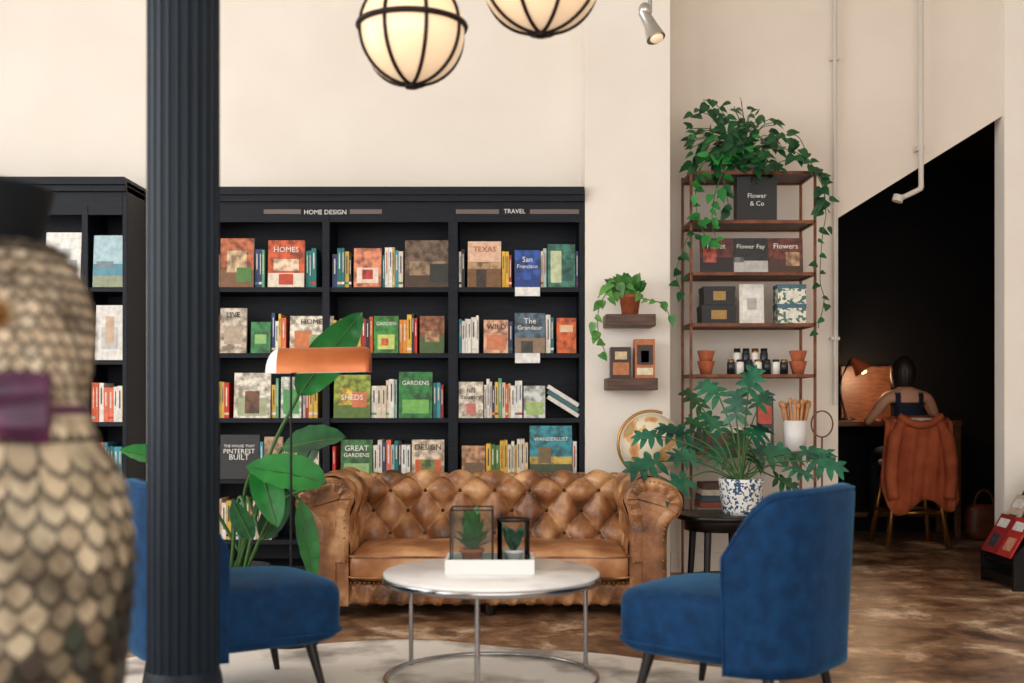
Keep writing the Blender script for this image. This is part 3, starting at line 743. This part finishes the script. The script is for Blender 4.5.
m=MB(); ax=X(822,7.6); m.tube([(ax+.07*math.cos(a),7.6,Z(424,7.6)+.085*math.sin(a)) for a in [2*math.pi*k/32 for k in range(32)]],.005,RUST,6,closed=True)
m.tube([(ax,7.6,Z(424,7.6)-.085),(ax,7.6,0.01)],.006,RUST,8); m.lathe((ax,7.6,0),[(0,0),(.09,0),(.09,.012),(0,.02)],RUST,24); m.obj('wire_hoop_stand')
m=MB(); tz0=zs[0]; pc=Vector((X(745,7.62),7.62,tz0)); pot(m,pc,.1,.12,WHITE)
s0=pc+Vector((0,0,.11))
for k in range(220):
    u=random.gauss(0,.42); w=random.uniform(-1,1)
    px=736+u*50+(w*8); py=140+random.gauss(0,.5)*34+abs(u)*8
    py=max(102,min(200,py)); px=max(692,min(812,px))
    tip=P(px,py,7.55+rnd(.15)); 
    if k%3==0: m.tube(catmull([s0,(s0+tip)/2+Vector((0,0,.08)),tip],5),.003,STEM,5)
    dv=Vector((rnd(1)+(px-745)/60,-.5+rnd(.5),rnd(.8)-.1)); l=random.uniform(.055,.105)
    leaf(m,tip,dv,(rnd(.6),-1,.7),l,l*.55,LEAFD if random.random()<.8 else LEAFA,'heart',.25,.2,6)
for l in ([(735,150),(712,118),(700,112)],[(740,140),(716,104),(703,100)],[(760,150),(790,150),(812,165),(824,190),(822,212)],[(770,165),(800,158),(822,185),(826,215)],
          [(720,150),(700,170),(696,205),(706,240)],[(730,160),(716,190),(712,220),(716,240)],[(722,160),(726,190),(730,215)],[(770,140),(795,135),(806,150)],[(725,150),(704,160),(694,185)]):
    vine(m,[s0]+PP(l,7.4),.034,.075,LEAFD if random.random()<.7 else LEAFA)
vine(m,PP([(826,215),(822,240),(820,280),(824,300),(818,328)],7.4),.055,.065,LEAFD)
vine(m,PP([(706,240),(690,235),(680,258),(676,275),(684,300)],7.42),.05,.065,LEAFD)
m.obj('trailing_monstera_plant')

# ------------------------------------------------------------------ pendants
MILK=mat('opal_glass',(252,222,184),.3,emit=.34)
def pendant(px,py,r,d):
    c=P(px,py,d); m=MB(); m.sell(c,(r*.965,r*.965,r*.965),MILK,n=48,k=24)
    m.tube([c+Vector((r*.985*math.cos(a),r*.985*math.sin(a),r*.1)) for a in [2*math.pi*k/64 for k in range(64)]],.011,BRONZE,8,closed=True)
    for k in range(4):
        t=math.pi*k/4+.35; m.tube([c+Vector((r*.98*math.sin(a)*math.cos(t),r*.98*math.sin(a)*math.sin(t),r*.98*math.cos(a))) for a in [2*math.pi*j/48 for j in range(48)]],.0075,BRONZE,8,closed=True)
    m.lathe(c+Vector((0,0,-r)),[(0,-.012),(.025,-.008),(.03,.008),(0,.02)],BRONZE,20)
    m.lathe(c+Vector((0,0,r*.93)),[(.08,-.01),(.07,.04),(.02,.08),(.012,.1)],BRONZE,24)
    m.cyl((c.x,c.y,c.z+r),(c.x,c.y,CEIL-.02),.01,BRONZE); m.lathe((c.x,c.y,CEIL-.04),[(.02,0),(.07,.01),(.07,.04)],BRONZE,24)
    m.obj('globe_pendant_lamp')
pendant(412,32,.2,4.3); pendant(541,-29,.236,4.3)
m=MB(); c=P(650,24,6.5); CH=mat('spot_chrome',(190,188,184),.25,.8)
m.cyl((c.x,c.y,c.z+.06),(c.x,c.y,CEIL-.03),.012,CH,n=12); m.box(c.x-.05,c.x+.05,c.y-.4,c.y+.4,CEIL-.04,CEIL,WHITE)
m.tube([c+Vector((-.04,0,.07)),c+Vector((.0,-.0,.0)),c+Vector((.03,-.03,-.09))],[.03,.035,.055],CH,20); m.sell(c+Vector((-.03,0,.08)),(.035,.035,.04),CH)
m.sell(c+Vector((.03,-.03,-.085)),(.04,.04,.03),MILK)
m.obj('track_spotlight')

# ------------------------------------------------------------------ owl statue
SC=mat('statue_feather_paint_ao',(108,92,76),.65,attr=True,scale=9,detail=8,lo=.3,hi=.56)
UND=mat('statue_under',(84,62,42),.8)  # dark brown core puts shade in the scale gaps into colour; also plinth
own=empty('owl_statue',(X(-6,2.4),2.4,0)); 
prof=[(0,.04),(.14,.04),(.19,.2),(.235,.42),(.255,.62),(.268,.8),(.262,.92),(.235,1.03),(.196,1.10),(.178,1.16),(.185,1.24),(.19,1.31),(.18,1.38),(.148,1.45),(.1,1.485),(0,1.5)]
pp=catmull([(a,b_,0) for a,b_ in prof],6)
m=MB(); m.lathe((0,0,0),[(max(0,p.x-.010),p.y) for p in pp],UND,48)
Ls=[0]
for i in range(1,len(pp)): Ls.append(Ls[-1]+(pp[i]-pp[i-1]).length)
def at(s_):
    for i in range(1,len(Ls)):
        if Ls[i]>=s_:
            f=(s_-Ls[i-1])/(Ls[i]-Ls[i-1]+1e-9); return pp[i-1].lerp(pp[i],f),(pp[i]-pp[i-1]).normalized()
    return pp[-1],Vector((-1,0,0))
s_=.2; row=0
while s_<Ls[-1]-.05:
    p,t=at(s_); head=p.y>1.12
    w=.036 if head else .062; l=.05 if head else .088
    nn=max(6,int(2*math.pi*p.x/(w*.84)))
    for k in range(nn):
        a=2*math.pi*(k+(row%2)*.5)/nn+rnd(.02); ca,sa=math.cos(a),math.sin(a)
        e1=Vector((-sa,ca,0)); down=-Vector((t.x*ca,t.x*sa,t.y)); nr=e1.cross(down); 
        if nr.dot(Vector((ca,sa,.2)))<0: nr=-nr
        base=Vector((p.x*ca,p.x*sa,p.y))-nr*.004
        edge=.86+.07*math.sin(a*3+1)+.04*math.sin(a*7)
        vr=random.uniform(.8,1.0)
        if p.y>1.14: cc=random.choice([(206,186,158),(190,170,144),(214,198,172)])
        elif p.y>edge+.04: cc=random.choice([(216,200,170),(202,184,154)])
        elif p.y>edge-.05: cc=random.choice([(186,170,142),(158,144,120),(206,190,160)])
        else: cc=random.choice([(118,106,84),(56,62,50),(44,36,30),(138,122,98),(76,78,66),(62,50,38),(150,136,110)])
        cc=tuple(int(c*vr) for c in cc); dk=tuple(int(c*.52) for c in cc)  # darker rims: brown edge paint plus crevice shade put into the colour
        def shp(sc,lift):
            o=[]
            for (u,v) in((-.5,0),(-.52,.45),(-.38,.78),(0,1),(.38,.78),(.52,.45),(.5,0)):
                o.append(base+e1*(u*w*sc)+down*(v*l*(sc if v>0 else 1))+nr*(lift+.009*v))
            return o
        o1=shp(1,0); o2=shp(.84,.004)
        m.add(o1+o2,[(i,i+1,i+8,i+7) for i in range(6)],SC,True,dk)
        m.add(o2,[(0,1,5,6),(1,2,4,5),(2,3,4)],SC,True,cc)
    s_+=l*.55; row+=1
m.obj('feathered_body',parent=own)
m=MB(); fd=Vector((.12,-.99,0)).normalized(); rt=Vector((-fd.y,fd.x,0))
EY=mat('statue_eye',(120,80,30),.2); BK=mat('statue_black',(16,14,14),.3); BEAK=mat('statue_beak',(80,66,50),.5)
for s_ in(-1,1):
    c=fd*.165+rt*(s_*.062)+Vector((0,0,1.335))
    m.sell(c,(.036,.036,.036),mat('statue_disc',(150,132,104),.7),n=20,k=10); m.sell(c+fd*.018,(.026,.026,.026),EY,n=20,k=10); m.sell(c+fd*.032,(.016,.016,.016),BK,n=16,k=8)
m.tube([fd*.17+Vector((0,0,1.31)),fd*.225+Vector((0,0,1.27)),fd*.215+Vector((0,0,1.22))],[.03,.022,.004],BEAK,12)
m.obj('face',parent=own)
m=MB()
for s_ in(-1,1):
    for t in(-.03,0,.03): m.sell(fd*.16+rt*(s_*.09+t)+Vector((0,0,.075)),(.02,.06,.03),BEAK,n=12,k=8,M=Matrix.Rotation(math.atan2(fd.y,fd.x)-math.pi/2,4,'Z'))
m.lathe((0,0,0),[(0,0),(.25,0),(.25,.05),(0,.05)],UND,40)
m.obj('feet_and_plinth',parent=own)
m=MB(); bc=fd*.205+Vector((0,0,1.165))
for s_ in(-1,1):
    rows=[]
    for i in range(15):
        t=i/14; w_=.024+.044*math.sin(min(1.6,t*2.2)); ctr=bc+rt*(s_*.155*t)-fd*(.035*t*t)+Vector((0,0,-.012*t))
        rows.append([ctr+Vector((0,0,1))*(w_*math.cos(a))+fd*(.026*(1-t*.2)*math.sin(a)*(1+.3*math.cos(5*a+2*t))) for a in [2*math.pi*k/30 for k in range(30)]])
    m.grid(rows,PUR,cl=True); m.add(rows[-1],[tuple(range(30))],PUR)
m.sell(bc+fd*.02,(.032,.032,.04),PUR,.7,.7)
m.tube([Vector((.176*math.cos(a),.176*math.sin(a),1.15)) for a in [2*math.pi*k/40 for k in range(40)]],.012,PUR,8,closed=True)
m.obj('bow_tie',parent=own)
m=MB(); Th=Matrix.Translation((-.02,0,1.475))@Matrix.Rotation(math.radians(4),4,'Y')
m.lathe((0,0,0),[(0,0),(.125,0),(.13,.008),(.125,.014),(.104,.016),(.108,.03),(.128,.135),(.122,.14),(0,.14)],FELT,48)
for i in range(len(m.v)): m.v[i]=Th@m.v[i]
m.obj('top_hat',parent=own)

# ------------------------------------------------------------------ rug
RUG=mat('cowhide_rug',(150,142,134),.95,c2=(236,229,220),scale=2.2,bump=.6,bscale=120,detail=8,lo=.36,hi=.5)
m=MB(); poly=[]
for k in range(72):
    a=2*math.pi*k/72; r=1+.07*math.sin(3*a+1)+.05*math.sin(5*a+.5)+.03*math.sin(9*a)
    poly.append((-.50+1.42*r*math.cos(a),4.66+.95*r*math.sin(a)))
m.prism(poly,'z',.001,.009,RUG); m.obj('cowhide_rug')

# ------------------------------------------------------------------ nook: desk, lamp, woman, chair, bag
m=MB(); dy0=9.85; dz=Z(421,dy0); dx0,dx1=OX0+.05,X(962,dy0)
DW=mat('desk_wood',(84,48,28),.45,c2=(118,72,44),scale=6,stretch=(2,10,10))
m.box(dx0,dx1,dy0,NB-.02,dz-.045,dz,DW)
for a in(dx0,dx1-.05): 
    for y_ in(dy0+.02,NB-.1): m.box(a,a+.05,y_,y_+.05,0,dz-.045,DW)
m.box(dx0+.05,dx0+.42,dy0+.03,NB-.06,.1,dz-.045,DW)
for k in range(4): m.box(dx0+.07,dx0+.40,dy0+.015,dy0+.03,.13+k*.2,.13+k*.2+.18,WOOD)
m.box(dx0+.42,dx1-.05,dy0+.2,dy0+.3,.16,.2,DW)
m.box(X(843,10.3),X(893,10.3),NB-.05,NB-.02,dz,Z(366,10.3),DW)  # backing panel added to catch the lamp's warm light before the black wall
m.obj('writing_desk',bevel=.004)
m=MB(); lc=Vector((X(846,10.1),10.1,dz+.001)); ORG=mat('lamp_orange_shade',(150,70,28),.4,emit=.08)
m.lathe(lc,[(0,0),(.08,0),(.08,.015),(.015,.03),(0,.03)],IRON,24); 
hd=P(856,366,9.98)
m.tube(catmull([lc+Vector((0,0,.02)),lc+Vector((-.05,0,.3)),lc+Vector((0.02,-.02,.5)),hd+Vector((-.02,0,.05))],6),.009,IRON,8)
m.tube([hd+Vector((-.03,0,.06)),hd+Vector((.01,0,.02)),hd+Vector((.06,-.0,-.04))],[.02,.045,.08],ORG,20)
m.sell(hd+Vector((.055,0,-.035)),(.032,.032,.032),mat('bulb',(255,196,120),.4,emit=14),n=12,k=8)
m.obj('desk_lamp')
m=MB()
for k,c in enumerate([(190,120,60),(150,80,40),(214,170,110),(120,60,36),(200,140,90),(230,210,180)]): m.box(dx0+.05+k*.045,dx0+.09+k*.045,10.1,10.28,dz+.001,dz+.13+.02*(k%3),PAINT,c)
m.obj('desk_books')

WX,WY=X(908,9.45),9.45
ST=mat('stool_white',(206,198,188),.4)
ch=empty('counter_chair',(WX-.02,WY-.08,0))
m=MB(); m.sell((0,.0,.665),(.22,.21,.03),ST,.5,.5,n=40,k=12)
rows=[]
for i in range(13):
    t=-1+2*i/12; rows.append([Vector((.22*math.sin(t*1.1),-.2-.04*math.cos(t*1.1)+.0,z_)) for z_ in(.66,.78,.9,1.0,1.03-.02*t*t)])
m.grid(rows,ST)
for sx in(-1,1):
    for sy in(-1,1): m.cyl((.15*sx,.14*sy,.65),(.24*sx,.22*sy,0),.013,BRASS,n=10)
m.tube([(.205*sx,.19*sy,.28) for sx,sy in((-1,-1),(1,-1),(1,1),(-1,1))],.008,BRASS,6,closed=True)
so=m.obj('seat_and_legs',parent=ch); sm=so.modifiers.new('s','SOLIDIFY'); sm.thickness=.008
m=MB(); rows=[]
for i in range(57):
    t=-1+2*i/56; row=[]
    for k in range(17):
        f=k/16
        if k<3: y_=-.19+.02*(2-k); z_=1.05-.012*(2-k)**2
        else: y_=-.262-.02*f; z_=1.05-(f-.125)*.84*(1-.10*math.sin(t*5+1)-.16*t*t)
        wdt=.255+.05*f; fo=.016*f*math.sin(t*11+f)+.008*math.sin(t*23+f*6)
        row.append(Vector((wdt*math.sin(t*1.15)/math.sin(1.15),y_+fo+.06*(1-math.cos(t*1.15)),z_-.02*t*t)))
    rows.append(row)
m.grid(rows,RUSTC)
for s_ in(-1,1):
    m.tube(catmull([(s_*.15,-.27,1.0),(s_*.21,-.285,.84),(s_*.235,-.285,.6),(s_*.22,-.29,.4)],6),[.03]*4+[.045]*8+[.04]*7,RUSTC,12)
m.tube(catmull([(-.17,-.26,1.045),(-.08,-.285,.99),(0,-.29,.975),(.08,-.285,.99),(.17,-.26,1.045)],5),.022,RUSTC,8)
jo=m.obj('draped_jacket',parent=ch); sm=jo.modifiers.new('s','SOLIDIFY'); sm.thickness=.008

def woman(loc):
    e=empty('seated_woman',loc)
    V=[];E=[];R=[]
    def v(p,r,par=None):
        V.append(p);R.append(r); i=len(V)-1
        if par is not None:E.append((par,i))
        return i
    pel=v((0,0,.79),(.155,.115)); w1=v((0,.0,.92),(.125,.095),pel); w2=v((0,.02,1.05),(.135,.10),w1); cst=v((0,.05,1.17),(.145,.095),w2); up=v((0,.07,1.245),(.11,.07),cst); nk=v((0,.085,1.31),(.05,.05),up); hb=v((0,.11,1.38),(.055,.06),nk)
    for s in(-1,1):
        sh=v((.165*s,.06,1.235),(.058,.055),up); um=v((.225*s,.10,1.13),(.045,.045),sh); el=v((.285*s,.17,1.035),(.038,.038),um); fm=v((.235*s,.30,1.045),(.035,.033),el); wr=v((.17*s,.42,1.05),(.024,.02),fm); pa=v((.15*s,.47,1.045),(.032,.016),wr)
        for k in range(4):
            o=(-.027+.018*k); ln=[.06,.072,.068,.052][k] if s>0 else [.052,.068,.072,.06][k]
            a=v((.14*s+o,.50,1.045),(.009,.009),pa); b2=v((.135*s+o*1.15,.50+ln*.5,1.052),(.0085,.0085),a); v((.13*s+o*1.2,.50+ln,1.036),(.007,.007),b2)
        t1=v((.15*s-.045*s,.475,1.045),(.01,.01),pa); v((.15*s-.07*s,.505,1.038),(.008,.008),t1)
        hp=v((.09*s,.03,.765),(.1,.095),pel); kn=v((.13*s,.43,.76),(.065,.065),hp); cf=v((.135*s,.46,.56),(.055,.06),kn); an=v((.13*s,.47,.27),(.035,.038),cf); ft=v((.13*s,.56,.225),(.035,.025),an); v((.13*s,.63,.22),(.03,.018),ft)
    me=bpy.data.meshes.new('b'); me.from_pydata(V,E,[]); ob=bpy.data.objects.new('b',me); bpy.context.scene.collection.objects.link(ob)
    ob.modifiers.new('k','SKIN')
    for i,r in enumerate(R):
        me.skin_vertices[0].data[i].radius=r; me.skin_vertices[0].data[i].use_root=(i==0)
    s_=ob.modifiers.new('s','SUBSURF'); s_.levels=2; s_.render_levels=2
    dg=bpy.context.evaluated_depsgraph_get(); bm_=bpy.data.meshes.new_from_object(ob.evaluated_get(dg)); bpy.data.objects.remove(ob)
    m=MB(); m.add([q.co for q in bm_.vertices],[tuple(p.vertices) for p in bm_.polygons],SKIN,True)
    hc=Vector((-.01,.125,1.445))
    m.sell(hc,(.075,.095,.11),SKIN,n=32,k=20)
    m.sell(hc+Vector((0,.03,-.055)),(.055,.065,.065),SKIN,n=24,k=14)
    m.sell(hc+Vector((0,.098,-.02)),(.013,.02,.024),SKIN,n=12,k=8)
    m.sell(hc+Vector((0,.088,-.066)),(.024,.012,.01),SKIN,n=12,k=8)
    for s in(-1,1): m.sell(hc+Vector((.076*s,.012,-.02)),(.01,.02,.03),SKIN,n=12,k=8)
    ob=m.obj('body',parent=e)
    bm=bmesh.new(); bm.from_mesh(ob.data); bmesh.ops.remove_doubles(bm,verts=bm.verts,dist=1e-5); bmesh.ops.recalc_face_normals(bm,faces=bm.faces); bm.to_mesh(ob.data); bm.free()
    rm=ob.modifiers.new('r','REMESH'); rm.mode='VOXEL'; rm.voxel_size=.0075; rm.use_smooth_shade=True
    sm=ob.modifiers.new('sm','SMOOTH'); sm.iterations=3
    bpy.context.view_layer.update(); dg=bpy.context.evaluated_depsgraph_get(); nm=bpy.data.meshes.new_from_object(ob.evaluated_get(dg))
    zsv=[q.co.z for q in nm.vertices]
    ok=len(nm.vertices)>6000 and min(zsv)<.4 and max(abs(q.co.x) for q in nm.vertices)>.2
    ob.modifiers.clear()
    if ok: ob.data=nm
    else: nm=ob.data
    nm.materials.clear()
    for q in(SKIN,NAVY,JEAN): nm.materials.append(q)
    for p in nm.polygons:
        c=p.center; k=0
        if c.y<.25:
            if c.z<1.195 and abs(c.x)<.16-(.0 if c.z<1.13 else (c.z-1.13)*.3): k=1
            if 1.19<=c.z<1.275 and .07<abs(c.x)<.115: k=1
        if c.z<.86: k=2 
        if c.z<.29: k=1
        p.material_index=k; p.use_smooth=True
    m=MB()
    EW=mat('eye_white',(236,232,226),.3)
    for s in(-1,1): m.sell(hc+Vector((.028*s,.083,.005)),(.013,.009,.008),EW,n=12,k=8); m.sell(hc+Vector((.028*s,.091,.005)),(.005,.003,.005),BK,n=8,k=6)
    m.sell(hc+Vector((0,.098,-.066)),(.02,.006,.005),mat('lips',(160,80,74),.5),n=12,k=6)
    m.obj('face_features',parent=e)
    m=MB(); rows=[]
    for i in range(25):
        f=i/24; row=[]
        for j in range(61):
            th=math.radians(150)+math.radians(240)*j/60
            rr=1.18+.03*math.sin(j*1.7)+.02*math.sin(j*3.1+i*.5)
            if f<.55:
                ph=math.pi*.5*f/.55; hx=math.sin(ph); hz=.122*math.cos(ph)
            else:
                q=(f-.55)/.45; hx=1-.22*q*q; hz=-.125*q
            row.append(hc+Vector((.08*rr*hx*math.cos(th),.098*rr*hx*math.sin(th)-.004,hz)))
        rows.append(row)
    m.grid(rows,HAIR)
    m.sell(hc+Vector((0,-.028,.010)),(.086,.09,.116),HAIR,n=28,k=16)
    m.sell(hc+Vector((0,-.045,-.07)),(.07,.055,.07),HAIR,n=24,k=12)
    m.obj('hair',parent=e)
woman((WX,WY-.03,-.045))
m=MB(); BAG=mat('brown_bag_leather',(84,40,26),.5,c2=(112,58,36),scale=8); bc=Vector((X(984,9.7),9.7,.15))
m.sell(bc,(.15,.09,.15),BAG,.5,.6,n=32,k=16); m.tube([bc+Vector((.08*math.cos(a),0,.14+.13*math.sin(a))) for a in [math.pi*k/16 for k in range(17)]],.009,BAG,8)
m.obj('leather_handbag')
m=MB()
m.prism([(3.06,0),(3.66,0),(3.66,.74),(3.5,.74),(3.06,.2)],'y',7.1,7.13,IRON); m.prism([(3.06,0),(3.66,0),(3.66,.74),(3.5,.74),(3.06,.2)],'y',7.57,7.6,IRON)
m.box(3.06,3.66,7.13,7.57,.03,.08,IRON); m.prism([(3.06,.16),(3.08,.14),(3.52,.7),(3.5,.74)],'y',7.13,7.57,IRON)
MC=[(190,50,44),(150,40,40),(60,60,70),(210,190,170),(170,60,50),(90,40,44),(220,120,60),(60,70,90)]
for k in range(4):
    for j in range(2):
        o=.1*k; x_=3.05+o; z_=.2+o*1.23; c=MC[k*2+j]
        y0=7.14+j*.23; mm=Matrix.Translation((x_,y0,z_))@Matrix.Rotation(math.radians(30),4,'Y')
        m.box(0,.012,0,.2,0,.27,PAINT,c,M=mm); m.box(-.002,0,.03,.17,.18,.24,PAINT,(240,236,230),M=mm); m.box(-.002,0,.04,.15,.04,.13,PAINT,random.choice([(60,60,70),(210,150,120),(40,90,70)]),M=mm)
m.obj('magazine_rack')

# ------------------------------------------------------------------ lights, world, camera
def area(name,loc,rot,sx,sy,en,col):
    l=bpy.data.lights.new(name,'AREA'); l.shape='RECTANGLE'; l.size=sx; l.size_y=sy; l.energy=en; l.color=col
    o=bpy.data.objects.new(name,l); bpy.context.scene.collection.objects.link(o); o.location=loc; o.rotation_euler=rot; return o
area('window_light_front',(0,-3.15,2.4),(math.radians(90),0,0),9.4,3.6,300,(1,.97,.93))
area('window_light_left',(-5.42,2.0,2.5),(0,math.radians(-90),0),3.3,7.0,310,(1,.985,.96))
l=bpy.data.lights.new('desk_lamp_bulb','POINT'); l.energy=12; l.color=(1,.66,.38); l.shadow_soft_size=.04
o=bpy.data.objects.new('desk_lamp_bulb',l); bpy.context.scene.collection.objects.link(o); o.location=hd+Vector((.12,-.03,-.1))
w=bpy.data.worlds.new('world'); bpy.context.scene.world=w; w.use_nodes=True
w.node_tree.nodes['Background'].inputs[0].default_value=(.85,.92,1,1); w.node_tree.nodes['Background'].inputs[1].default_value=1.0
cam=bpy.data.cameras.new('camera'); co=bpy.data.objects.new('camera',cam); bpy.context.scene.collection.objects.link(co)
co.location=(0,0,H); co.rotation_euler=(math.radians(90),0,0)
cam.sensor_width=36; cam.lens=F/1024*36; cam.shift_y=58.5/1024; cam.clip_start=.05
cam.dof.use_dof=True; cam.dof.focus_distance=6.7; cam.dof.aperture_fstop=1.5
bpy.context.scene.camera=co
vs=bpy.context.scene.view_settings; vs.view_transform='Standard'; vs.look='None'; vs.exposure=.0
